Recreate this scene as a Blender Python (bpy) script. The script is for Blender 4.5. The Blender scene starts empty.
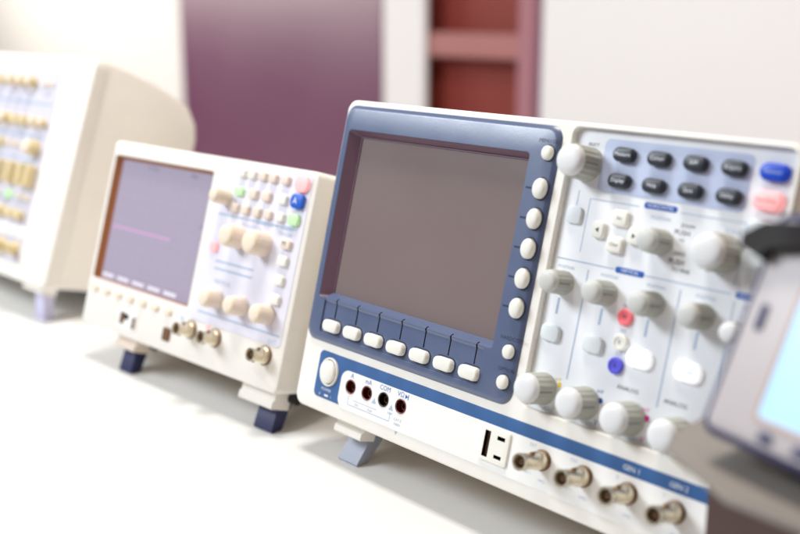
import bpy, bmesh, math, random
from mathutils import Vector, Matrix
random.seed(7)
SC = bpy.context.scene
C = SC.collection
MM = 0.001
PI = math.pi

# ------------------------------------------------------------------ materials
def srgb(r, g, b):
    f = lambda c: (c/255/12.92) if c/255 <= .04045 else ((c/255+.055)/1.055)**2.4
    return (f(r), f(g), f(b), 1)

def mat(name, col, rough=.45, spec=.5, metal=0, var=.04, vscale=40, bump=.0, bscale=900, emit=None, estr=0, coat=0, rvar=.08, ior=1.47):
    m = bpy.data.materials.new(name); m.use_nodes = True
    nt = m.node_tree; b = nt.nodes['Principled BSDF']
    tc = nt.nodes.new('ShaderNodeTexCoord')
    nz = nt.nodes.new('ShaderNodeTexNoise'); nz.inputs['Scale'].default_value = vscale; nz.inputs['Detail'].default_value = 5
    nt.links.new(tc.outputs['Object'], nz.inputs['Vector'])
    if var:
        mx = nt.nodes.new('ShaderNodeMixRGB'); mx.blend_type = 'MIX'
        mx.inputs[1].default_value = tuple(c*(1-var) for c in col[:3])+(1,)
        mx.inputs[2].default_value = tuple(min(1, c*(1+var)) for c in col[:3])+(1,)
        nt.links.new(nz.outputs['Fac'], mx.inputs[0]); nt.links.new(mx.outputs[0], b.inputs['Base Color'])
    else:
        b.inputs['Base Color'].default_value = col
    if rvar:
        mr = nt.nodes.new('ShaderNodeMapRange')
        mr.inputs[3].default_value = max(.02, rough-rvar); mr.inputs[4].default_value = min(1, rough+rvar)
        nt.links.new(nz.outputs['Fac'], mr.inputs[0]); nt.links.new(mr.outputs[0], b.inputs['Roughness'])
    else:
        b.inputs['Roughness'].default_value = rough
    b.inputs['Metallic'].default_value = metal
    b.inputs['Specular IOR Level'].default_value = spec
    b.inputs['Coat Weight'].default_value = coat; b.inputs['Coat Roughness'].default_value = .36
    b.inputs['IOR'].default_value = ior
    if bump:
        n2 = nt.nodes.new('ShaderNodeTexNoise'); n2.inputs['Scale'].default_value = bscale; n2.inputs['Detail'].default_value = 2
        nt.links.new(tc.outputs['Object'], n2.inputs['Vector'])
        bp = nt.nodes.new('ShaderNodeBump'); bp.inputs['Strength'].default_value = bump; bp.inputs['Distance'].default_value = .0003
        nt.links.new(n2.outputs['Fac'], bp.inputs['Height']); nt.links.new(bp.outputs[0], b.inputs['Normal'])
    if emit:
        b.inputs['Emission Color'].default_value = emit; b.inputs['Emission Strength'].default_value = estr
    return m

M = dict(
    ivory=mat('ivory_plastic', srgb(240, 236, 228), .5, .45, bump=.25),
    ivory_warm=mat('warm_ivory_plastic', srgb(238, 222, 200), .5, .4, bump=.25),
    panel=mat('pale_panel_film', srgb(236, 238, 241), .5, .4, bump=.1),
    white_film=mat('white_panel_film', srgb(240, 239, 236), .5, .4, bump=.1),
    lav=mat('lavender_panel_film', srgb(196, 206, 232), .5, .4),
    lav2=mat('pale_lavender_panel_film', srgb(226, 224, 236), .5, .4),
    navy=mat('slate_blue_plastic', srgb(82, 95, 126), .34, 1, bump=.08),
    navy_dark=mat('dark_slate_groove', srgb(38, 48, 78), .6),
    blue_film=mat('blue_panel_film', srgb(52, 94, 148), .45),
    blue_ink=mat('blue_ink', srgb(30, 90, 180), .5, var=0),
    pale_ink=mat('pale_blue_ink', srgb(172, 188, 210), .5, var=0),
    grey_ink=mat('grey_ink', srgb(90, 100, 120), .5, var=0),
    dark_ink=mat('dark_ink', srgb(35, 38, 55), .5, var=0),
    white_ink=mat('white_ink', srgb(235, 238, 245), .5, var=0),
    yellow_ink=mat('yellow_ink', srgb(236, 200, 40), .5, var=0),
    magenta_ink=mat('magenta_ink', srgb(226, 40, 150), .5, var=0),
    red_ink=mat('red_ink', srgb(210, 60, 60), .5, var=0),
    glass=mat('grey_screen_glass', srgb(128, 113, 110), .22, .8, var=.02, rvar=.1, vscale=14),
    wall_in=mat('mauve_screen_surround', srgb(112, 84, 100), .45),
    key_white=mat('cream_key', srgb(238, 236, 226), .42, .5, bump=.1),
    key_pale=mat('pale_grey_key', srgb(222, 228, 230), .42, .5),
    key_dark=mat('charcoal_key', srgb(38, 42, 50), .4, .6),
    key_blue=mat('blue_key', srgb(10, 70, 200), .35, .5),
    key_blue2=mat('royal_blue_key', srgb(30, 95, 200), .35, .5),
    key_lit=mat('lit_white_key', srgb(245, 248, 255), .4, emit=(1, 1, 1, 1), estr=.35),
    key_pink=mat('lit_pink_key', srgb(248, 190, 188), .4, emit=srgb(255, 140, 145), estr=.3),
    key_red=mat('red_ring_key', srgb(236, 120, 130), .4, emit=srgb(255, 90, 100), estr=.12),
    key_violet=mat('violet_key', srgb(96, 92, 220), .4),
    key_green=mat('lit_green_key', srgb(196, 228, 180), .4, emit=srgb(150, 240, 130), estr=.15),
    knob=mat('grey_knob_rubber', srgb(176, 177, 168), .5, .4, bump=.2),
    knob_light=mat('pale_grey_knob_end', srgb(202, 203, 198), .45),
    pointer=mat('grey_pointer', srgb(128, 130, 128), .5, var=0),
    knob_cap=mat('white_knob_cap', srgb(226, 227, 227), .4, .5),
    knob_beige=mat('beige_knob', srgb(232, 217, 202), .45, .4),
    gold_knob=mat('golden_beige_knob', srgb(222, 204, 158), .45, .4),
    metal=mat('nickel_metal', srgb(226, 214, 188), .28, .5, metal=.85),
    brass=mat('brown_brass', srgb(128, 96, 70), .42, .5, metal=.6),
    black=mat('black_plastic', srgb(22, 20, 22), .5),
    hole_dark=mat('dark_socket', srgb(26, 18, 16), .5),
    hole_red=mat('red_socket', srgb(104, 20, 24), .35, .6),
    foot=mat('blue_grey_foot', srgb(160, 165, 180), .5),
    foot_navy=mat('navy_foot', srgb(38, 42, 82), .5),
    foot_lav=mat('pale_lavender_foot', srgb(206, 204, 232), .5),
    lit_screen=mat('lit_lavender_screen', srgb(132, 124, 142), .2, .8, emit=srgb(216, 206, 224), estr=.23, var=0),
    grid=mat('pale_grid_line', srgb(142, 134, 152), .25, .6, emit=srgb(218, 208, 226), estr=.245, var=0),
    lav3=mat('grey_lavender_panel', srgb(204, 202, 214), .5, .4),
    trace=mat('magenta_trace', srgb(214, 140, 200), .4, emit=srgb(240, 150, 215), estr=.35, var=0),
    brown_wall=mat('brown_screen_surround', srgb(150, 92, 54), .45),
    lit_blue=mat('lit_pale_blue_screen', srgb(130, 175, 205), .3, .5, emit=srgb(176, 220, 248), estr=.6, var=0),
    pinkish=mat('pale_mauve_plastic', srgb(184, 176, 176), .4, .5),
    rubber=mat('dark_brown_rubber', srgb(28, 22, 22), .6, .3),
    shade_brown=mat('painted_shade_brown', srgb(84, 62, 56), .5),  # brown of shade, put into the colour of the added block
    rubber_blue=mat('dark_blue_rubber', srgb(48, 50, 88), .5, .4),
    tan=mat('tan_screen_lip', srgb(190, 160, 146), .5),
    stand=mat('warm_grey_stand', srgb(140, 132, 124), .55),
    stand_mauve=mat('mauve_grey_stand', srgb(150, 134, 140), .55),
    table=mat('white_laminate', srgb(220, 219, 216), .4, .45, var=.03, vscale=9, rvar=.12, bump=.12, bscale=500),
    wall=mat('white_wall_paint', srgb(236, 232, 230), .85, .2, var=.02, vscale=2, bump=.3, bscale=120),
    purple=mat('dark_purple_laminate', srgb(104, 18, 74), .42, 1, var=.06, vscale=2, coat=1, ior=1.8),
    redbrown=mat('red_brown_wood', srgb(134, 56, 48), .5, .4, var=.3, vscale=2.2),
    shelf=mat('pale_pink_shelf', srgb(170, 112, 108), .5),
    rose=mat('rose_curtain', srgb(164, 112, 120), .7),
)

# ------------------------------------------------------------------ geometry
def rr(u0, v0, u1, v1, r, seg=6):
    """rounded rectangle outline, counter-clockwise seen from +n (v points down)"""
    r = min(r, (u1-u0)/2-1e-4, (v1-v0)/2-1e-4); r = max(r, 1e-3)
    pts = []
    for cx, cy, a0 in ((u1-r, v0+r, 0), (u0+r, v0+r, 90), (u0+r, v1-r, 180), (u1-r, v1-r, 270)):
        for k in range(seg+1):
            a = math.radians(a0+90*k/seg)
            pts.append((cx+r*math.cos(a), cy-r*math.sin(a)))
    return pts

class G:
    def __init__(s): s.v = []; s.f = []; s.words = []
    def loft(s, loops, cap0=True, cap1=True):
        n = len(loops[0]); b0 = len(s.v)
        for l in loops: s.v += [tuple(p) for p in l]
        for i in range(len(loops)-1):
            a = b0+i*n; c = a+n
            for k in range(n):
                k2 = (k+1) % n
                s.f.append((a+k, a+k2, c+k2, c+k))
        if cap0: s.f.append(tuple(range(b0+n-1, b0-1, -1)))
        if cap1:
            a = b0+(len(loops)-1)*n; s.f.append(tuple(range(a, a+n)))
        return s
    def rp(s, u0, v0, u1, v1, r, n0, n1, b=.5, seg=6):
        """rounded prism with a softened front edge"""
        L = lambda ins, n: [(x, y, n) for x, y in rr(u0+ins, v0+ins, u1-ins, v1-ins, r-ins, seg)]
        if b <= 0: return s.loft([L(0, n0), L(0, n1)])
        return s.loft([L(0, n0), L(0, n1-b), L(b*.13, n1-b*.5), L(b*.5, n1-b*.13), L(b, n1)])
    def box(s, u0, v0, u1, v1, n0, n1):
        return s.loft([[(u1, v0, n), (u0, v0, n), (u0, v1, n), (u1, v1, n)] for n in (n0, n1)])
    def lathe(s, cu, cv, prof, seg=32, su=1, sv=1, flute=0, nf=18, cap0=True, cap1=True, rings=()):
        loops = []
        for i, (r, n) in enumerate(prof):
            l = []
            for k in range(seg):
                a = 2*PI*k/seg
                R_ = r*(1+flute*math.cos(nf*a)) if (flute and i in rings) else r
                l.append((cu+R_*su*math.cos(a), cv-R_*sv*math.sin(a), n))
            loops.append(l)
        return s.loft(loops, cap0, cap1)
    def extrude_u(s, prof, u0, u1):
        """(v,n) polygon swept along u"""
        a = [(u0, v, n) for v, n in prof]; b = [(u1, v, n) for v, n in prof]
        return s.loft([a, b])

def text_geo(txt, size):
    cu = bpy.data.curves.new('txt', 'FONT'); cu.body = txt; cu.size = size; cu.align_x = 'CENTER'; cu.align_y = 'CENTER'
    cu.resolution_u = 2
    o = bpy.data.objects.new('txt', cu); C.objects.link(o)
    dg = bpy.context.evaluated_depsgraph_get(); me = o.evaluated_get(dg).to_mesh()
    vs = [v.co.copy() for v in me.vertices]; fs = [tuple(p.vertices) for p in me.polygons]
    o.evaluated_get(dg).to_mesh_clear(); bpy.data.objects.remove(o); bpy.data.curves.remove(cu)
    return vs, fs
def add_text(g, txt, u, v, size, n, sx=1):
    vs, fs = text_geo(txt, size)
    w = G(); w.v = [(u+c.x*sx, v-c.y, n) for c in vs]; w.f = fs
    g.words.append(w)
    return g

def finish(me, angle=35):
    bm = bmesh.new(); bm.from_mesh(me)
    bmesh.ops.remove_doubles(bm, verts=bm.verts, dist=2e-7)
    bmesh.ops.recalc_face_normals(bm, faces=bm.faces); bm.to_mesh(me); bm.free()
    for p in me.polygons: p.use_smooth = True
    me.set_sharp_from_angle(angle=math.radians(angle))

def tag(o, label=None, cat=None, group=None, kind=None):
    if label: o['label'] = label
    if cat: o['category'] = cat
    if group: o['group'] = group
    if kind: o['kind'] = kind
    return o

class Dev:
    """an instrument frame: u right along the front, v down it, n out of it (mm), leaning back"""
    def __init__(s, name, X, Y, Z, psi, t, base):
        t = math.radians(t); p = math.radians(psi)
        ex = Vector((math.cos(p), math.sin(p), 0)); fw = Vector((math.sin(p), -math.cos(p), 0))
        up = Vector((0, 0, math.cos(t)))-fw*math.sin(t); nn = fw*math.cos(t)+Vector((0, 0, math.sin(t)))
        s.b = base
        o = bpy.data.objects.new(name, None); C.objects.link(o); o.empty_display_size = .05
        loc = Vector((X, Y, Z))+ex*base[0]-up*base[1]+nn*base[2]
        m = Matrix((ex, up, nn)).transposed().to_4x4(); m.translation = loc*MM
        o.matrix_world = m; s.root = o; s.org = {o.name: Vector((0, 0, 0))}
    def L(s, p): return Vector(((p[0]-s.b[0]), -(p[1]-s.b[1]), p[2]-s.b[2]))*MM
    def part(s, name, g, m, parent=None, angle=35, mats=None):
        for w in g.words: o = s.part('legend', w, m, parent)          # every printed word is a part of its own
        if not g.v: return o
        pts = [s.L(p) for p in g.v]
        lo = Vector([min(p[i] for p in pts) for i in range(3)]); hi = Vector([max(p[i] for p in pts) for i in range(3)])
        c = (lo+hi)/2
        me = bpy.data.meshes.new(name); me.from_pydata([p-c for p in pts], [], g.f)
        me.materials.append(m); finish(me, angle)
        o = bpy.data.objects.new(name, me); C.objects.link(o)
        par = parent or s.root
        o.parent = par; o.location = c-s.org[par.name]; s.org[o.name] = c
        return o
    def copy(s, o, du, dv, parent=None):
        """a copy of a part and its sub-parts, shifted on the front"""
        r = o.copy(); C.objects.link(r)
        if parent: r.parent = parent
        sh = Vector((du, -dv, 0))*MM
        r.location = o.location+sh; s.org[r.name] = s.org[o.name]+sh
        for ch in list(o.children):
            k = ch.copy(); C.objects.link(k); k.parent = r; s.org[k.name] = s.org[ch.name]+sh
        return r
    def cut(s, o, gs):
        """drill the sockets out of a part"""
        for g, m in gs:
            pts = [s.L(p)-s.org[o.name] for p in g.v]
            me = bpy.data.meshes.new('cutter'); me.from_pydata(pts, [], g.f); me.materials.append(m); finish(me)
            k = bpy.data.objects.new('cutter', me); C.objects.link(k); k.matrix_world = s.root.matrix_world @ Matrix.Translation(s.org[o.name])
            md = o.modifiers.new('cut', 'BOOLEAN'); md.object = k; md.operation = 'DIFFERENCE'; md.solver = 'EXACT'; md.material_mode = 'TRANSFER'
            bpy.context.view_layer.update()
            dg = bpy.context.evaluated_depsgraph_get()
            nm = bpy.data.meshes.new_from_object(o.evaluated_get(dg), depsgraph=dg)
            o.modifiers.clear(); o.data = nm
            bpy.data.objects.remove(k)
        for p in o.data.polygons: p.use_smooth = True
        o.data.set_sharp_from_angle(angle=math.radians(35))

def knob_geo(u, v, r, h, n0, flute=.035):
    body = G().lathe(u, v, [(r*1.05, n0), (r*1.05, n0+h*.1), (r, n0+h*.15), (r*.97, n0+h*.72), (r*.95, n0+h*.76)], 96, flute=flute, nf=16, rings=(2, 3))
    cap = G().lathe(u, v, [(r*.93, n0+h*.74), (r*.94, n0+h*.8), (r*.92, n0+h*.87), (r*.85, n0+h*.935), (r*.72, n0+h*.972), (r*.5, n0+h*.992), (r*.25, n0+h*1.0), (r*.05, n0+h*1.003)], 48)
    return body, cap

def bnc(d, u, v, n0, ln, metal, inner, r=4.8, fl=6.6):
    b = d.part('bnc_connector', G().lathe(u, v, [(fl, n0), (fl, n0+2), (5.4, n0+2.3), (5.4, n0+ln*.32), (r, n0+ln*.36), (r, n0+ln*.9), (r+.25, n0+ln*.92), (r+.25, n0+ln), (r-.9, n0+ln), (r-1.1, n0+ln-.6), (r-1.2, n0+ln*.55)], 36), metal)
    d.part('washer', G().lathe(u, v, [(fl+.9, n0-.1), (fl+.9, n0+.9), (fl+.4, n0+1.1), (fl, n0+1.1)], 28), inner, b)
    d.part('socket_core', G().lathe(u, v, [(r-1.15, n0+ln*.5), (r-1.15, n0+ln*.62), (1.6, n0+ln*.62), (1.5, n0+ln*.9), (.7, n0+ln*.9), (.6, n0+ln*.7)], 24), inner, b)
    lg = G()
    for a in (70, 250):
        a = math.radians(a); cu, cv = u+math.cos(a)*(r+.5), v-math.sin(a)*(r+.5)
        lg.rp(cu-1.1, cv-1.1, cu+1.1, cv+1.1, 1.05, n0+ln*.55, n0+ln*.68, .2, 3)
    d.part('bayonet_lug', lg, inner, b)
    return b

def flip_foot(d, u0, u1, vb, vt, n_top, brk, leg, zt, lu0, lu1, lean, br_h, dep=14, sl=0):
    """bracket under the front edge and a flip-out leg reaching the table (zt = function giving the v of the table at depth n)"""
    b = d.part('foot_bracket', G().extrude_u([(vb-1, n_top-1.5), (vb+br_h*.5, n_top-1.5), (vb+br_h*.58, n_top+.4), (vb+br_h*.9, n_top+.8), (vb+br_h, n_top), (vb+br_h+.6, n_top-dep), (vb-1, n_top-dep-2)], u0, u1), brk)
    nb = n_top-2+lean
    v0 = zt(nb); v1 = zt(nb-10)
    d.part('flip_leg', G().extrude_u([(vb+2, n_top-dep-1-sl), (vb+br_h, n_top-8-sl), (v0-1.5, nb), (v0, nb-1.5), (v1, nb-10), (vb+br_h, n_top-20-sl), (vb+2, n_top-24-sl)], lu0, lu1), leg)
    return b

ZT = -246.0
def table_v(t, Z):
    t = math.radians(t)
    return lambda n: (Z-ZT+n*math.sin(t))/math.cos(t)

# ================================================================== the large oscilloscope
T1 = 14.653
tv = table_v(T1, 0)
D = Dev('oscilloscope', 0, 0, 0, 0, T1, (168, tv(-60), -60))
tag(D.root, 'large ivory oscilloscope with slate blue screen frame, grey screen and four knob columns', 'oscilloscope', 'oscilloscopes in a row on the table')
RN = -4.5     # the recessed control panel
L = lambda a, n: [(x, y, n) for x, y in a]
out = (-1.5, -4, 340.5, 218)
def ins(b, k, r): return rr(b[0]+k, b[1]+k, b[2]-k, b[3]-k, r)
cutb = (199.6, -1.4, 337.4, 166)
hg = G().loft([L(ins(out, 3, 6), -24), L(ins(out, 0, 8), -21), L(ins(out, 0, 8), -2.6), L(ins(out, .35, 8), -1.1), L(ins(out, 1.1, 7.5), -.3), L(ins(out, 2.6, 7), 0),
               L(rr(*cutb, 5), 0), L(ins(cutb, .5, 5), -.5), L(ins(cutb, .6, 5), RN+.0)])
house = D.part('front_housing', hg, M['ivory'])
rb = (5, 3, 333, 212)
D.part('rear_case', G().loft([L(ins(rb, 8, 8), -134), L(ins(rb, 2, 10), -128), L(ins(rb, 0, 8), -90), L(ins(rb, 0, 8), -23)]), M['ivory_warm'])

# sockets and label film of the lower strip
blue = D.part('input_label', G().rp(18.2, 174.4, 331, 207.5, 4, -.5, .3, .15), M['blue_film'])
film = D.part('white_label', G().loft([[(x, y, n) for x, y in rr(44.5, 182.2, 334, 209, 7)] for n in (-.5, .55)]), M['white_film'])
JX = (55.5, 72.2, 88.8, 105.6); JV = 192.4
cutters = []
for k, x in enumerate(JX):
    cutters.append((G().lathe(x, JV, [(4.3, -13), (4.3, 2)], 28), M['hole_dark'] if k == 2 else M['hole_red']))
usbc = [(G().box(180.2, 186, 184.6, 202, -9, 3), M['hole_dark']), (G().box(190, 187.2, 196, 189.6, -7, 3), M['hole_dark']), (G().box(189.6, 198.8, 195.4, 201, -7, 3), M['hole_dark'])]
usb = D.part('usb_port', G().rp(177.2, 183.2, 199.6, 204.6, 2, .3, 1.9, .7), M['key_white'])
D.cut(house, cutters+usbc+[(G().box(6, 16, 174.5, 139.5, -9, 3), M['wall_in'])]); D.cut(blue, cutters+usbc); D.cut(film, cutters+usbc); D.cut(usb, usbc)
D.part('contact_tongue', G().box(180.5, 186.4, 182, 201.6, -7, -.6), M['brass'], usb)
for k, x in enumerate(JX):
    j = D.part('banana_socket', G().lathe(x, JV, [(4.25, .2), (4.95, .6), (4.95, .9), (4.6, 1.05), (4.25, .9)], 32, cap0=False, cap1=False), M['black'] if k == 2 else M['hole_red'])
    D.part('contact_tube', G().lathe(x, JV, [(2.6, -12), (2.6, -2.6), (2, -2.6), (2, -8)], 20), M['brass'], j)

g = G()
for t, x in (('A', 55.5), ('mA', 72.2), ('COM', 88.8), ('VΩ', 104)): add_text(g, t, x, 184.9, 4.6, .62)
g.loft([[(108.2, 183.6, n), (108.2, 186.6, n), (110.6, 185.1, n)] for n in (.58, .63)]); g.box(110.6, 183.4, 111.2, 186.8, .58, .63)
D.part('socket_lettering', g, M['blue_ink'], film)
g = G()
def frame_line(g, u0, v0, u1, v1, w, n, n0=None):
    n0 = n-.06
    g.box(u0, v0, u1, v0+w, n0, n); g.box(u0, v1-w, u1, v1, n0, n); g.box(u0, v0+w, u0+w, v1-w, n0, n); g.box(u1-w, v0+w, u1, v1-w, n0, n)
g.box(55, 199.2, 55.5, 205, .56, .62); g.box(55.5, 204.5, 97, 205, .56, .62); g.box(97, 199.2, 97.5, 205, .56, .62)
g.box(60, 200.6, 84, 201, .56, .62)
for u in (80.4, 97.2):
    g.loft([[(u, 193.6, n), (u-2.2, 197.4, n), (u+2.2, 197.4, n)] for n in (.58, .63)])
add_text(g, '10A', 64, 203, 2.6, .62); add_text(g, '0.6A', 78, 203, 2.6, .62)
add_text(g, '600V', 97.2, 199.6, 2.4, .62); add_text(g, 'CAT II', 105, 202, 2.6, .62); add_text(g, '1000V', 105, 205, 2.6, .62)
g.loft([[(105, 212, n), (103.6, 209.6, n), (106.4, 209.6, n)] for n in (.02, .08)])
for k in range(4):
    add_text(g, '1MΩ', 224+29.29*k+2, 203.5, 2.6, .62); add_text(g, 'CAT I', 224+29.29*k-9, 201.5, 2.2, .62)
    add_text(g, str(('EXT', 'CH1', 'X', 'Y')[k]), 224+29.29*k-8, 185.2, 2.8, .62)
D.part('rating_lettering', g, M['pale_ink'], film)
g = G(); add_text(g, 'POWER', 31, 201, 3, .36); add_text(g, '0', 25, 205, 2.6, .36); add_text(g, '1', 37, 205, 2.6, .36); g.box(30, 204.2, 34, 205.6, .31, .36)
add_text(g, 'GEN 1', 282, 178.6, 4, .36); add_text(g, 'GEN 2', 311, 178.6, 4, .36)
D.part('strip_lettering', g, M['white_ink'], blue)

# power key
pk = D.part('power_button', G().lathe(31.4, 188, [(7.7, 0), (7.7, 2.6), (7.3, 3.3), (6, 3.9), (3.5, 4.3), (.6, 4.4)], 40, su=.95, sv=1.06), M['key_white'])
D.part('button_ring', G().lathe(31.4, 188, [(8.3, .2), (9.6, .2), (9.6, 1.4), (9.3, 1.8), (8.7, 1.8), (8.3, 1.4), (8.3, .2)], 44, sv=1.06, su=.97, cap0=False, cap1=False), M['ivory'], pk)
D.part('button_gap', G().lathe(31.4, 188, [(8.4, .25), (8.4, .38)], 40, sv=1.06, su=.97), M['black'], pk)

# screen frame
O = (0, 0, 193.7, 169.0); OP = (7.4, 17.3, 173.0, 138.0); GL = (14.6, 21.0, 171.6, 136.6)
N1 = 2.2
bez = D.part('screen_frame', G().loft([L(ins(O, .6, 8), -.6), L(ins(O, .0, 9), -.35), L(ins(O, .0, 9), N1-2.2), L(ins(O, .4, 9), N1-1.5), L(ins(O, 2.6, 8), N1-.2), L(ins(O, 3.4, 8), N1),
            L(rr(*OP, 2.5), N1), L(ins(OP, .25, 2.3), N1-.35), L(ins(OP, .25, 2.3), -.6), L(ins(O, .6, 8), -.6)], False, False), M['navy'])
sur = D.part('screen_surround', G().loft([L(ins(OP, .25, 2.3), N1-.35), L(rr(*GL, 1.5), -5), L(ins(GL, .1, 1.4), -4.3), L(ins(GL, .8, 1.2), -4.3), L(ins(GL, .9, 1.2), -5.2)], False, False), M['wall_in'], bez)
D.part('screen', G().loft([L(ins(GL, .5, 1.2), -5.6), L(ins(GL, .5, 1.2), -5.0)]), M['glass'], bez)
# key tray sunk into the frame below the screen, its upper lip and the grooves that lead to the keys
TF = N1-1.0
grooves = [(G().box(27.4+22.2*k-.62, 130, 27.4+22.2*k+.62, 150.4, TF-1.3, 8), M['navy_dark']) for k in range(7)]
lipp = D.part('screen_ledge', G().extrude_u([(134.0, -4.8), (135.8, -1.2), (137.3, 1.5), (138.0, 2.0), (139.0, 2.0), (140.2, TF+.02), (140.6, TF-.3), (140.6, -3), (138, -4.8)], 14.6, 172.9), M['navy'], bez)
D.cut(bez, [(G().rp(14.6, 130, 166.6, 162.8, 3, TF, 8, 0), M['navy'])]+grooves); D.cut(lipp, grooves)
tl = D.part('key_tray', G().rp(14.5, 139.8, 166.7, 162.9, 3, TF-2.2, TF-1.6, 0), M['navy_dark'], bez)
sk = D.part('soft_key', G().rp(27.4-7.9, 156.2-4.2, 27.4+7.9, 156.2+4.2, 3.6, TF, TF+4.2, 1.5), M['key_white'])
shp = D.part('key_socket', G().rp(27.4-8.9, 156.2-5.2, 27.4+8.9, 156.2+5.2, 4.4, TF+.04, TF+.14, 0), M['navy_dark'], sk)
for k in range(1, 7): D.copy(sk, 22.0*k, 0)
SX = 187.6
def oval(u, v, ru, rv, n0, h, name='side_key', m=M['key_white']):
    o = D.part(name, G().lathe(u, v, [(1, n0), (1, n0+h*.55), (.93, n0+h*.78), (.76, n0+h*.93), (.4, n0+h), (.08, n0+h*1.01)], 36, su=ru, sv=rv), m)
    return o
ok = oval(SX-1, 38.0, 4.7, 6.1, N1, 4.2)
D.part('key_socket', G().lathe(SX-1, 38.0, [(1, N1+.03), (1, N1+.12)], 36, su=5.7, sv=7.1), M['navy_dark'], ok)
for v in (56.1, 74.1, 92.1, 110.1): D.copy(ok, 0, v-38.0)
rk = oval(SX-.6, 16.7, 3.8, 4.3, N1, 3.6, 'round_key')
D.part('key_socket', G().lathe(SX-.6, 16.7, [(1, N1+.03), (1, N1+.12)], 36, su=4.6, sv=5.1), M['navy_dark'], rk)
for v in (136.6, 155.1): D.copy(rk, -.2, v-16.7)
g = G()
for v in (38, 56.1, 74.1, 92.1, 110.1): g.box(174.8, v-.2, 179.4, v+.9, N1-.2, N1+.12)
D.part('tick', g, M['navy_dark'], bez)
g = G(); add_text(g, 'MENU OFF', 186, 9.6, 3.3, N1+.06); add_text(g, 'HARDCOPY', 187, 129, 3.4, N1+.06); add_text(g, 'OPTION', 187, 147.8, 3.4, N1+.06)
D.part('frame_lettering', g, M['dark_ink'], bez)

# control panel (recessed)
pan = D.part('control_panel', G().rp(200.4, -.6, 336.6, 165.2, 4, RN-.2, RN+.3, .1), M['panel'])
PN = RN+.3
D.part('key_field', G().rp(221, 3.6, 313, 34, 3.5, PN-.1, PN+.25, .1), M['lav'], pan)
g = G()
g.box(203, 75.2, 243, 75.9, PN-.05, PN+.1); g.box(263.5, 75.2, 315, 75.9, PN-.05, PN+.1)
g.box(218.2, 38.6, 251, 39.1, PN-.05, PN+.1); g.box(217.7, 38.6, 218.2, 70, PN-.05, PN+.1); g.box(277, 38.6, 315.6, 39.1, PN-.05, PN+.1); g.box(315.6, 38.6, 316.1, 71, PN-.05, PN+.1)
for u in (225.8, 286): g.box(u, 79, u+.9, 143, PN-.05, PN+.1)
g.box(317.4, 79, 318, 143, PN-.05, PN+.1); g.box(209, 35, 209.5, 44, PN-.05, PN+.1)
for u in (209.6, 240, 270.4, 300.7): g.box(u-.4, 98.5, u+1.2, 108, PN-.05, PN+.08)
D.part('panel_rule', g, M['pale_ink'], pan)
bars = [(254, 37.6, 21, 'HORIZONTAL'), (253.3, 75.4, 19, 'VERTICAL'), (322.6, 75.4, 10, 'TRIGGER')]
for u, v, w, t in bars:
    b_ = D.part('heading_bar', G().rp((u if w > 20 else u-w/2), v-1.7, (u+w if w > 20 else u+w/2), v+1.7, 1.5, PN-.05, PN+.15, .05), M['blue_ink'], pan)
g = G(); add_text(g, 'HORIZONTAL', 264.5, 37.6, 2.7, PN+.2, .95); add_text(g, 'VERTICAL', 253.3, 75.4, 2.7, PN+.2); add_text(g, 'TRIGGER', 322.6, 75.4, 2, PN+.2, .9)
D.part('heading_lettering', g, M['white_ink'], pan)
g = G()
add_text(g, 'ZOOM', 283, 45.4, 2.8, PN+.1); add_text(g, 'PUSH', 280.5, 49.3, 4, PN+.1); add_text(g, 'TO', 281, 53.2, 2.4, PN+.1); add_text(g, 'ZERO', 281, 60.5, 3, PN+.1); add_text(g, 'PUSH', 280.5, 65, 4, PN+.1); add_text(g, 'TO FINE', 284, 69.2, 3, PN+.1)
for u in (270, 300): add_text(g, 'ANALOG', u-3, 138.4, 3.4, PN+.1)
add_text(g, 'SELECT', 213, 8, 2.4, PN+.1)
D.part('panel_lettering', g, M['dark_ink'], pan)
g = G()
for u in (209.6, 240, 270.4, 300.7): add_text(g, 'POSITION', u+1, 80.2, 2.6, PN+.1); add_text(g, 'SCALE', u+8, 163, 2.4, PN+.1)
add_text(g, 'SCALE', 309, 44.2, 3.2, PN+.1); add_text(g, 'POSITION', 266, 43.6, 2.8, PN+.1); add_text(g, 'MATH', 257, 94, 2.4, PN+.1); add_text(g, 'REF', 257, 108, 2.4, PN+.1); add_text(g, 'BUS', 257, 121, 2.4, PN+.1)
add_text(g, 'LEVEL', 326, 81, 2.6, PN+.1)
D.part('faint_lettering', g, M['pale_ink'], pan)
g = G(); add_text(g, 'mV', 220.5, 144.6, 3.2, PN+.1); add_text(g, 'V', 221.5, 161.5, 4, PN+.1); g.rp(221, 146, 223.4, 149, 1, PN, PN+.1, 0); D.part('yellow_mark', g, M['yellow_ink'], pan)
g = G(); add_text(g, 'mV', 250, 144, 3.2, PN+.1); add_text(g, 'V', 251, 161.5, 4.4, PN+.1); g.lathe(251.3, 149, [(1.6, PN), (1.6, PN+.1)], 16); D.part('blue_mark', g, M['blue_ink'], pan)
g = G(); add_text(g, 'mV', 280.5, 146, 3.2, PN+.1); add_text(g, 'V', 281.5, 162.5, 5, PN+.1); g.lathe(282, 150.5, [(1.7, PN), (1.7, PN+.1)], 16); D.part('magenta_mark', g, M['magenta_ink'], pan)
g = G(); add_text(g, 'mV', 311, 146, 3.2, PN+.1); add_text(g, 'V', 311, 162, 4, PN+.1); D.part('green_mark', g, M['pale_ink'], pan)

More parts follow.
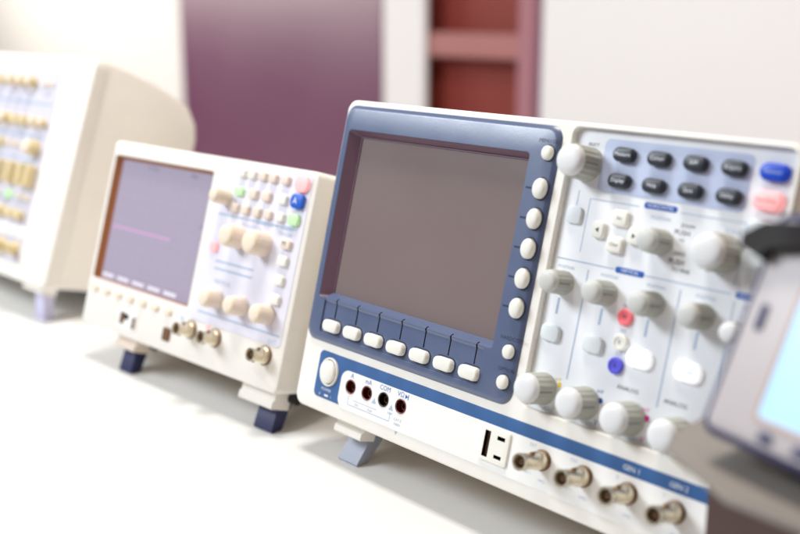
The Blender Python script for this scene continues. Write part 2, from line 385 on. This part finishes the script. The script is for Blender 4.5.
# dark function keys
caps_ = [['Measure', 'Cursor', 'APP', 'Acquire'], ['Display', 'Help', 'Save', 'Utility']]
proto = None
for r, v in enumerate((12.0, 26.8)):
    for c in range(4):
        u = 236.4+22.5*c
        if proto is None:
            proto = D.part('function_key', G().rp(u-6.9, v-4.1, u+6.9, v+4.1, 3.9, PN, PN+4.6, 1.5), M['key_dark']); k = proto; u0, v0 = u, v
        else: k = proto.copy(); C.objects.link(k); sh = Vector((u-u0, -(v-v0), 0))*MM; k.location = proto.location+sh; D.org[k.name] = D.org[proto.name]+sh
        g = add_text(G(), caps_[r][c], u, v, 3.1, PN+4.66); D.part('key_lettering', g, M['white_ink'], k)
bk = D.part('auto_key', G().rp(326-7.8, 11.7-4.6, 326+7.8, 11.7+4.6, 4.4, PN, PN+4.4, 1.5), M['key_blue']); D.part('key_lettering', add_text(G(), 'Autoset', 326, 11.7, 3, PN+4.46), M['pale_ink'], bk)
bk = D.part('run_key', G().rp(325.6-8, 26.2-5, 325.6+8, 26.2+5, 4.4, PN, PN+4.4, 1.5), M['key_pink']); D.part('key_lettering', add_text(G(), 'Run/Stop', 325.6, 26.2, 2.8, PN+4.46), M['red_ink'], bk)
D.part('single_key', G().rp(325.6-8, 41-4.6, 325.6+8, 41+4.6, 4.4, PN, PN+4.2, 1.5), M['key_pale'])
D.part('default_key', G().rp(325-7, 56-4.4, 325+7, 56+4.4, 4.2, PN, PN+4.2, 1.5), M['key_pale'])

# knobs
def knob(u, v, r, h, cap='knob_cap', name='knob'):
    b, c = knob_geo(u, v, r, h, PN)
    o = D.part(name, b, M['knob'], angle=50)
    D.part('knob_cap', c, M[cap], o, 50)
    D.part('pointer', G().box(u+r*.9, v-.55, u+r*1.045, v+.55, PN+h*.2, PN+h*.74), M['pointer'], o)
    return o
knob(211.3, 19.6, 9.7, 20, name='variable_knob')
knob(306.5, 56.2, 10, 20, name='time_knob')
knob(269.2, 56.2, 6.8, 17, 'knob_light', name='position_knob')
k0 = knob(211.4, 152.4, 9.1, 19, name='scale_knob')
for k in (1, 2, 3): D.copy(k0, 30.2*k, .4*k)
k0 = knob(211.0, 89.4, 6.9, 17.5, 'knob_light', name='position_knob')
for k in (1, 2, 3): D.copy(k0, 30.3*k, .3*k)
knob(324.6, 94, 5.6, 15, name='level_knob')
# small keys
q = D.part('square_key', G().rp(209.8-5.2, 49.8-4.9, 209.8+5.2, 49.8+4.9, 2.4, PN, PN+2, .7), M['key_pale'])
for (u, v, w, h) in ((241.6, 47.2, 5.2, 4.6), (228.6, 55.6, 4.2, 4.8), (241.4, 62.2, 5.2, 4.6), (253, 55.6, 4.2, 4.8)):
    q = D.part('arrow_key', G().rp(u-w, v-h, u+w, v+h, 2.2, PN, PN+3, .9), M['key_white'])
    if w > 5: D.part('key_lettering', add_text(G(), 'Set' if v < 50 else 'Clear', u, v, 2.8, PN+3.06), M['dark_ink'], q)
    else:
        s = 1 if u > 240 else -1
        D.part('arrow_mark', G().loft([[(u+s*1.3, v, n), (u-s*1, v-1.5, n), (u-s*1, v+1.5, n)] for n in (PN+2.98, PN+3.06)]), M['dark_ink'], q)
for u, m_ in ((209.6, 'key_pale'), (239.8, 'key_pale')): D.part('channel_key', G().rp(u-6.6, 119.6-4.9, u+6.6, 119.6+4.9, 3.2, PN, PN+2.6, .9), M[m_])
for u, t in ((271, 'CH3'), (301, 'CH4')):
    q = D.part('channel_key', G().rp(u-8, 120.2-5.4, u+8, 120.2+5.4, 4.6, PN, PN+2.6, .9), M['key_lit']); D.part('key_lettering', add_text(G(), t, u, 120.2, 3.6, PN+2.68), M['pale_ink'], q)
for v, m_, i in ((100.2, 'key_red', 'M'), (114.4, 'key_white', 'R'), (127.5, 'key_violet', 'B')):
    q = D.part('round_key', G().lathe(257, v, [(4.7, PN), (4.7, PN+1.8), (4.3, PN+2.3), (3.1, PN+2.4), (2.7, PN+1.9), (.5, PN+1.9)], 32), M[m_])
    D.part('key_lettering', add_text(G(), i, 257, v, 3.2, PN+1.97), M['dark_ink'] if i != 'R' else M['grey_ink'], q)
# BNC inputs
for k in range(4): bnc(D, 224.06+29.29*k, 191.6, .55, 21.5, M['metal'], M['brass'], 4.8, 5.3)
flip_foot(D, 36, 64, 217, 0, -10, M['ivory'], M['foot'], tv, 38, 58, -4.5, 12, 13, 8)
flip_foot(D, 272, 300, 217, 0, -10, M['ivory'], M['foot'], tv, 276, 298, -4.5, 12, 13, 8)
for u in (40, 296): D.part('rear_foot', G().rp(u-9, 203, u+9, min(222, tv(-118)), 2, -122, -114, .5), M['black'])

# ================================================================== the small oscilloscope in the middle
X2, Y2, Z2, P2, T2 = -299.26, -23.26, -50.37, 3.07, 16.73
tv2 = table_v(T2, Z2)
E2 = Dev('oscilloscope', X2, Y2, Z2, P2, T2, (138, tv2(-60), -60))
tag(E2.root, 'small ivory oscilloscope with lit lavender screen and beige knobs, between two bigger ones', 'oscilloscope', 'oscilloscopes in a row on the table')
W2, H2 = 275.3, 168.2
o2 = (0, 0, W2, H2); s2 = (5.0, 12.6, 151.6, 126.2); g2 = (10.4, 15.6, 151, 125.6)
E2.part('front_housing', G().loft([L(ins(o2, 2, 4), -40), L(ins(o2, 0, 5), -37), L(ins(o2, 0, 5), -2.4), L(ins(o2, .5, 5), -.8), L(ins(o2, 2, 4), 0), L(rr(*s2, 2), 0), L(ins(s2, .3, 2), -.4)], True, False), M['ivory'])
E2.part('rear_case', G().loft([L(ins((4, 4, W2-4, H2-3), 5, 6), -128), L(ins((4, 4, W2-4, H2-3), 0, 6), -122), L(ins((4, 4, W2-4, H2-3), 0, 6), -39)]), M['ivory_warm'])
sb = E2.part('screen_surround', G().loft([L(ins(s2, .3, 2), -.4), L(rr(*g2, 1), -5), L(ins(g2, .5, 1), -5.4)], False, False), M['brown_wall'])
sc = E2.part('screen', G().loft([L(ins(g2, .3, 1), -6), L(ins(g2, .3, 1), -5.2)]), M['lit_screen'])
g = G()
for k in range(16): g.rp(14+k*5.6, 76.5-.6, 14+k*5.6+3.4, 76.5+.6, .5, -5.25, -5.12, 0, 2)
E2.part('trace', g, M['trace'], sc)
g = G()
for k in range(1, 10): g.box(12+k*12.6, 24, 12.3+k*12.6, 114, -5.2, -5.16)
for k in range(0, 9): g.box(12, 24+k*11.2, 138, 24.3+k*11.2, -5.2, -5.15)
E2.part('graticule', g, M['grid'], sc)
g = G(); add_text(g, 'M 10us', 60, 19.5, 5, -5.14); add_text(g, 'Auto', 120, 19.5, 5, -5.14); add_text(g, 'CH1', 144, 60, 4.4, -5.14); add_text(g, '1V', 144, 70, 4.4, -5.14)
E2.part('screen_text', g, M['grey_ink'], sc)
g = G()
for k in range(5): g.box(12+k*24, 119.5, 30+k*24, 123, -5.25, -5.13)
E2.part('menu_bar', g, M['lav2'], sc)
p2 = E2.part('control_panel', G().rp(156.4, 3.6, 270.4, 134, 3, -.3, .4, .15), M['lav2'])
g = G(); g.box(168, 44.6, 264, 46.2, .35, .5); g.box(216, 44, 236, 47, .4, .55); g.box(246, 44, 260, 47, .4, .55)
g.box(166, 125, 268, 126.5, .35, .5)
for v in (82, 88): g.box(176, v, 224, v+1.6, .35, .5)
E2.part('panel_rule', g, M['pale_ink'], p2)
g = G(); add_text(g, 'VERTICAL', 190, 99, 5, .5); add_text(g, 'HORIZONTAL', 212, 50.6, 4, .5); add_text(g, 'TRIGGER', 252, 50.6, 4, .5); add_text(g, 'EXT', 261, 131.4, 5, .5)
E2.part('panel_lettering', g, M['pale_ink'], p2)
def key2(u, v, w, h, m, n=3.4, r=2.2, name='key'):
    return E2.part(name, G().rp(u-w/2, v-h/2, u+w/2, v+h/2, r, .2, n, .9), m)
for u in (190, 202, 215, 227.5, 242): key2(u, 10.2, 9, 7.4, M['key_white'] if u < 210 else M['knob_beige'])
key2(261, 11, 15, 13, M['key_pink'], 3.2, 6, 'run_key')
key2(190, 25, 11, 7, M['key_green'], 3.2)
for u in (207.5, 223.6): key2(u, 25, 10, 8, M['knob_beige'])
key2(243, 25, 10, 8, M['key_white'])
q = key2(260.3, 24.4, 13.5, 11, M['key_blue2'], 4, 4, 'auto_key'); E2.part('key_lettering', add_text(G(), 'A', 259, 24.4, 7, 4.06), M['white_ink'], q)
for u in (188.5, 202, 216, 229.5): key2(u, 38.4, 8.4, 7.4, M['knob_beige'])
key2(244, 38.4, 9, 7.4, M['key_white']); key2(259.6, 38.4, 11.5, 9, M['key_green'], 3.4, 3.6)
q = key2(256.5, 57.6, 11, 7.6, M['knob_beige']); E2.part('key_lettering', add_text(G(), 'M', 255.5, 57.6, 6, 3.46), M['dark_ink'], q)
for v in (70.4, 85, 99.8): key2(256.5, v, 10.5, 8, M['key_white'])
key2(171.6, 72.4, 9.6, 8, M['key_pink'], 2.4)
def knob2(u, v, r, h):
    a, c = knob_geo(u, v, r, h, .4, .012)
    o = E2.part('knob', a, M['knob_beige'], angle=50); E2.part('knob_cap', c, M['ivory_warm'], o, 50); return o
knob2(174.6, 31.6, 6.3, 15)
knob2(200, 60.6, 9, 16); knob2(229.6, 61.4, 9.4, 16)
k0 = knob2(187.6, 112.4, 7.4, 15); E2.copy(k0, 31, -.2); E2.copy(k0, 63, 0)
for u in (161.5, 194, 256): bnc(E2, u, 142.6, .2, 15, M['metal'], M['brass'])
for u, m_ in ((147.5, 'lav'), (183, 'key_pink')): E2.part('channel_mark', G().lathe(u, 136.4, [(2.6, 0), (2.6, .3)], 16), M[m_])
u_ = E2.part('usb_port', G().rp(58, 144.4, 86, 161, 2, 0, .9, .3), M['white_film'])
E2.part('slot', G().box(61, 147, 68, 157.6, .8, 1), M['brass'], u_); E2.part('slot', G().box(80, 149, 84.6, 159, .8, 1), M['brass'], u_); E2.part('slot', G().box(67, 148, 74, 153, .8, 1.02), M['hole_dark'], u_)
E2.part('video_port', G().rp(126, 147.6, 136, 158.6, 1.4, 0, 1.2, .3), M['brass'])
for k in range(7): key2(13.5+19*k, 134.6, 9.5, 5.4, M['ivory_warm'], 2.4, 1.8, 'soft_key')
flip_foot(E2, 228.5, 268, 167.2, 0, -6, M['ivory'], M['foot_navy'], tv2, 245, 266, -4, 14, 17)
flip_foot(E2, 52, 82, 167.2, 0, -6, M['knob_beige'], M['foot_navy'], tv2, 56, 74, -4, 12, 15)
for u in (82.5, 270.5): E2.part('hinge_pin', G().lathe(u, 0, [(4, 0), (4, 6)], 16) if False else G().extrude_u([(172+4*math.sin(a*PI/6), -24+4*math.cos(a*PI/6)) for a in range(12)], u-3, u+5), M['black'])

# ================================================================== the big pale oscilloscope at the left
X3, Y3, Z3, P3, T3 = -410.85, 24.46, 8.61, 2.01, 19.1
tv3 = table_v(T3, Z3)
E3 = Dev('oscilloscope', X3, Y3, Z3, P3, T3, (-170, tv3(-60), -60))
tag(E3.root, 'tall deep cream oscilloscope with sloping top and rows of golden knobs, farthest along the row', 'oscilloscope', 'oscilloscopes in a row on the table')
UL = -345
prof = [(-7.4, 0), (-7.2, -14), (-6, -34), (-3, -60), (2, -86), (9, -112), (26, -127), (42, -132), (196, -136), (222, -128), (226, -40), (229, 0)]
def side_loop(u, k):
    cv, cn = 115, -66
    return [(u, cv+(v-cv)*k, cn+(n-cn)*k) for v, n in prof]
E3.part('case', G().loft([side_loop(UL, .965), side_loop(UL+2, .99), side_loop(UL+6, 1), side_loop(-6, 1), side_loop(-2, .99), side_loop(0, .965)]), M['ivory'])
o3 = (UL-1, -7.5, 1, 231)
E3.part('front_frame', G().loft([L(ins(o3, 2, 8), -13), L(ins(o3, 0, 9), -10), L(ins(o3, 0, 9), 2), L(ins(o3, 1.4, 8), 4.6), L(ins(o3, 4, 7), 5.4)]), M['ivory'])
p3 = E3.part('control_panel', G().rp(-222, 8, -60, 214, 6, 5, 6, .3), M['lav3'])
s3 = E3.part('screen', G().rp(-330, 16, -232, 150, 4, 5, 6, .3), M['lit_screen'])
E3.part('divider', G().rp(-222, 176, -60, 188, 2, 6, 6.6, .2), M['white_film'], p3)
def row3(us, v, w, h, m, n=8, r=2, name='key'):
    for u in us: E3.part(name, G().rp(u-w/2, v-h/2, u+w/2, v+h/2, r, 5.6, 6+n, 1), m)
def ctl(u, v, r, h, m='gold_knob'):
    a, c = knob_geo(u, v, r, h, 6, .01)
    o = E3.part('knob', a, M[m], angle=50); E3.part('knob_cap', c, M['ivory_warm'], o, 50); return o
row3((-205, -184), 24, 12, 9, M['gold_knob'])
for u in (-158, -136, -114): ctl(u, 24, 6, 11)
row3((-90, -76), 24, 8, 6, M['ivory_warm'], 3)
k0 = ctl(-205, 66, 6.5, 12); E3.copy(k0, 26, 0); E3.copy(k0, 51, 0)
row3((-131, -112), 66, 12, 10, M['gold_knob']); ctl(-88, 66, 5.5, 10); ctl(-72, 66, 4.5, 9)
row3((-200, -166, -158), 92, 13, 9, M['gold_knob'], 5); ctl(-78, 93, 8, 14)
row3((-140, -124, -108), 92, 9, 6, M['ivory_warm'], 3)
row3((-205, -160, -143, -113, -86, -70), 123, 8, 24, M['gold_knob'], 10)
row3((-112,), 146, 14, 9, M['key_green'], 3); row3((-200, -180, -160, -140, -88, -72), 146, 10, 6, M['ivory_warm'], 3)
for u in (-200, -176, -144, -118): ctl(u, 165, 6, 10)
row3((-94, -76), 165, 12, 9, M['gold_knob'])
g = G()
for v, ws in ((36, ('MENU', 'CURSOR', 'MEASURE', 'AUTO')), (79, ('POSITION', 'LEVEL', 'HOLD', 'X10')), (106, ('VOLTS/DIV', 'TIME/DIV', 'MODE')), (153, ('RUN', 'COUPLING', 'SLOPE'))):
    for k, w in enumerate(ws): add_text(g, w, -200+k*40, v, 4.4, 6.1)
E3.part('panel_lettering', g, M['grey_ink'], p3)
for u in (-205, -172, -138, -104, -72): E3.part('bnc_connector', G().lathe(u, 200, [(8, 5.8), (8, 8), (6, 8.4), (5.6, 22), (4.6, 22), (4.4, 14)], 24), M['gold_knob'])
for v in (44, 80, 106, 148): E3.part('panel_rule', G().box(-216, v, -66, v+2.4, 5.95, 6.15), M['pale_ink'], p3)
flip_foot(E3, -50, -8, 228, 0, 0, M['ivory'], M['foot_lav'], tv3, -38, -20, -13, 8)
flip_foot(E3, -335, -290, 228, 0, 0, M['ivory'], M['foot_lav'], tv3, -325, -305, -13, 8)
for u in (-320, -30): E3.part('rear_foot', G().rp(u-9, 214, u+9, tv3(-126), 2, -130, -120, .5), M['black'])

# ================================================================== the handheld tester in front, on a grey stand
X4, Y4, Z4, P4, T4 = 374.84, -138.25, -92.47, -13.6, 23.65
E4 = Dev('handheld_tester', X4, Y4, Z4, P4, T4, (60, 4, -14))
tag(E4.root, 'pale mauve handheld tester with lit blue screen in a dark rubber holster, nearest the viewer', 'tester')
o4 = (0, -88, 124, 0); s4 = (22.4, -86+4, 108, -11)
E4.part('case', G().loft([L(ins(o4, 2, 3.4), -24), L(ins(o4, 0, 4), -22), L(ins(o4, 0, 4), -2), L(ins(o4, .6, 4), -.6), L(ins(o4, 2.4, 3.4), 0)]), M['pinkish'])
lip = E4.part('screen_lip', G().loft([L(ins(s4, -1.7, 2), -.2), L(ins(s4, -1.5, 2), .7), L(rr(*s4, 1.5), .7), L(ins(s4, .4, 1.5), .3)], True, False), M['tan'])
E4.part('screen', G().loft([L(ins(s4, .3, 1.4), .05), L(ins(s4, .3, 1.4), .35)]), M['lit_blue'])
for u in (29.4, 45.4, 61.4, 77.4, 93.4): E4.part('soft_key', G().rp(u-3.4, -4.6-1.9, u+3.4, -4.6+1.9, 1.8, -.1, 1.2, .5), M['rubber_blue'])
E4.part('slider', G().rp(6.4, -53, 10, -42, 1.6, -.1, .8, .3), M['rubber_blue'])
o4b = (-3.2, -91, 127.2, 2.8)
hol = E4.part('holster', G().loft([L(ins(o4b, 0, 6), -27), L(ins(o4b, 0, 6), -4), L(ins(o4b, 1, 5.4), -1.6), L(ins(o4b, 2, 5.4), -.8), L(ins(o4b, 2.75, 4), -.7)]), M['rubber_blue'])
for (u, v, su, sv) in ((-7.5, -84, 1, 1), (131, -84, -1, 1)):
    g = G(); a = [(u+4*su, v), (u-5*su, v+7), (u-4*su, v+12), (u+8.6*su, v+15.6), (u+11*su, v+11), (u+30*su, v+7), (u+34*su, v-5)]
    if su < 0: a = a[::-1]
    cu = sum(x for x, y in a)/len(a); cv = sum(y for x, y in a)/len(a)
    sc_ = lambda k, n: [(cu+(x-cu)*k, cv+(y-cv)*k, n) for x, y in a]
    E4.part('corner_bumper', g.loft([sc_(.9, -26), sc_(1, -23), sc_(1, 2), sc_(.95, 5), sc_(.84, 6.2)]), M['rubber'], hol)

def plain(name, verts, faces, m, label=None, cat=None, kind=None, parent=None, bevel=0, angle=35):
    c = Vector([sum(v[i] for v in verts)/len(verts) for i in range(3)])
    me = bpy.data.meshes.new(name); me.from_pydata([(Vector(v)-c)*MM for v in verts], [], faces); me.materials.append(m)
    bm = bmesh.new(); bm.from_mesh(me)
    bmesh.ops.recalc_face_normals(bm, faces=bm.faces)
    if bevel: bmesh.ops.bevel(bm, geom=bm.edges[:], offset=bevel*MM, segments=3, affect='EDGES')
    bm.to_mesh(me); bm.free()
    for p in me.polygons: p.use_smooth = True
    me.set_sharp_from_angle(angle=math.radians(angle))
    o = bpy.data.objects.new(name, me); C.objects.link(o)
    if parent: o.parent = parent; o.location = c*MM-parent.location
    else: o.location = c*MM
    return tag(o, label, cat, None, kind)
def prism(poly, z0, z1):
    n = len(poly); v = [(x, y, z0) for x, y in poly]+[(x, y, z1) for x, y in poly]
    return v, [tuple(range(n-1, -1, -1)), tuple(range(n, 2*n))]+[(i, (i+1) % n, n+(i+1) % n, n+i) for i in range(n)]
def bx(x0, x1, y0, y1, z0, z1): return prism([(x0, y0), (x1, y0), (x1, y1), (x0, y1)], z0, z1)

st = bpy.data.objects.new('display_stand', None); C.objects.link(st); st.location = Vector((450, -105, ZT))*MM
tag(st, 'warm grey pedestal stand with a flat tray under the handheld tester', 'stand')
plain('tray', *prism([(350, -116), (359, -137), (398, -160), (460, -163), (520, -158), (520, -60), (350, -80)], -111.5, -108.2), M['stand'], parent=st, bevel=1)
plain('pedestal', *prism([(419, -140), (424, -147), (512, -150), (512, -66), (419, -66)], ZT, -111.5), M['stand_mauve'], parent=st, bevel=1.5)
plain('shade_block', *bx(348, 417, -84, -20, ZT, -112), M['shade_brown'], parent=st, bevel=2)  # added dark block, stands in for shade on the large oscilloscope's right side
# tray props the tester: a ridge behind its lower edge
plain('prop', *bx(400, 500, -112, -100, -108.6, -84), M['stand'], parent=st, bevel=2)

# ================================================================== setting
plain('table', *bx(-1500, 1100, -640, 420, ZT-30, ZT), M['table'], 'white laminate table the instruments stand on', 'table', bevel=2)
YW = 1500
plain('wall', *bx(-6500, 2500, YW+110, YW+160, -1400, 2600), M['wall'], kind='structure')
plain('floor', *bx(-6500, 2500, -2500, YW+108, -1010, -990), M['wall'], kind='structure')
plain('wall', *bx(-1016, 2400, YW-40, YW+30, -990, 2500), M['wall'], kind='structure')
plain('purple_panel', *bx(-2640, -1607, YW, YW+60, -800, 1700), M['purple'], 'big dark purple board standing behind the small oscilloscope', 'board', bevel=6)
plain('door_post', *bx(-1604, -1440, YW-6, YW+14, -990, 2400), M['wall'], 'white upright post between the purple board and the red brown cupboard', 'post', bevel=6)
cb = bpy.data.objects.new('cupboard', None); C.objects.link(cb); cb.location = Vector((-1240, YW+100, -990))*MM
tag(cb, 'open red brown cupboard with a pale pink shelf behind the large oscilloscope', 'cupboard')
plain('back_panel', *bx(-1500, -1020, YW+70, YW+90, -990, 1600), M['redbrown'], parent=cb)
plain('shelf', *bx(-1438, -1110, YW+6, YW+70, -62, 0), M['shelf'], parent=cb, bevel=4)
plain('door', *bx(-1110, -1056, YW-20, YW+6, -990, 1600), M['rose'], parent=cb, bevel=4)
plain('door_edge', *bx(-1056, -1017, YW-14, YW+4, -990, 1600), M['purple'], parent=cb)

# ================================================================== light
W = bpy.data.worlds.new('World'); SC.world = W; W.use_nodes = True
nt = W.node_tree; bg = nt.nodes['Background']; bg.inputs[1].default_value = .125
tc = nt.nodes.new('ShaderNodeTexCoord'); sx = nt.nodes.new('ShaderNodeSeparateXYZ'); cr = nt.nodes.new('ShaderNodeValToRGB'); mr = nt.nodes.new('ShaderNodeMapRange')
mr.inputs[1].default_value = -1; mr.inputs[2].default_value = 1
nt.links.new(tc.outputs['Generated'], sx.inputs[0]); nt.links.new(sx.outputs['Z'], mr.inputs[0]); nt.links.new(mr.outputs[0], cr.inputs[0]); nt.links.new(cr.outputs[0], bg.inputs[0])
e = cr.color_ramp.elements; e[0].position = .4; e[0].color = (.34, .46, .85, 1); e[1].position = .95; e[1].color = (1.9, 1.9, 1.85, 1)
mw = nt.nodes.new('ShaderNodeMapRange'); mw.inputs[1].default_value = -.2; mw.inputs[2].default_value = .9
mx = nt.nodes.new('ShaderNodeMixRGB'); mx.blend_type = 'MULTIPLY'; mx.inputs[2].default_value = (2.3, 1.35, .72, 1)
nt.links.new(sx.outputs['X'], mw.inputs[0]); nt.links.new(mw.outputs[0], mx.inputs[0]); nt.links.new(cr.outputs[0], mx.inputs[1]); nt.links.new(mx.outputs[0], bg.inputs[0])
k = e.new(.58); k.color = (.55, .68, 1.0, 1)
def area(name, loc, target, sx, sy, power, col):
    l = bpy.data.lights.new(name, 'AREA'); l.shape = 'RECTANGLE'; l.size = sx; l.size_y = sy; l.energy = power; l.color = col
    o = bpy.data.objects.new(name, l); C.objects.link(o); o.location = loc
    o.rotation_euler = (Vector(target)-Vector(loc)).to_track_quat('-Z', 'Y').to_euler()
    return o
area('ceiling_lamp', (-.12, .0, 1.6), (-.12, -.02, -.246), .5, .35, 22, (1, .97, .92))
area('front_left_fill', (-1.4, -1.5, 1.32), (0, 0, -.1), 1.3, .7, 48, (.87, .935, 1))  # cool soft fill added out of view; also gives the frame its sheen
area('added_glare_light', (-3.6, .5, .66), (-3.0, 1.5, .5), 1.9, .8, 26, (1, .97, .86))  # added unseen light; its glare on the board stands in for lens flare

# ================================================================== camera
R = Vector((.685724981, .72786062, .000410384)); U = Vector((-.17540842, .16470682, .97062019)); Dv = Vector((-.70640862, .6656505, -.24061646))
cam = bpy.data.cameras.new('Camera'); co = bpy.data.objects.new('Camera', cam); C.objects.link(co)
m = Matrix((R, U, -Dv)).transposed().to_4x4(); m.translation = Vector((578.0937, -495.1277, 69.048))*MM; co.matrix_world = m
cam.sensor_width = 36; cam.lens = 36*1057.78/800; cam.clip_start = .01; cam.clip_end = 60
cam.dof.use_dof = True; cam.dof.focus_distance = .675; cam.dof.aperture_fstop = cam.lens/12.6; cam.dof.aperture_blades = 0
SC.camera = co
SC.view_settings.view_transform = 'Standard'; SC.view_settings.look = 'None'; SC.view_settings.exposure = .28; SC.view_settings.gamma = 1
SC.cycles.use_denoising = True
SC.cycles.max_bounces = 8
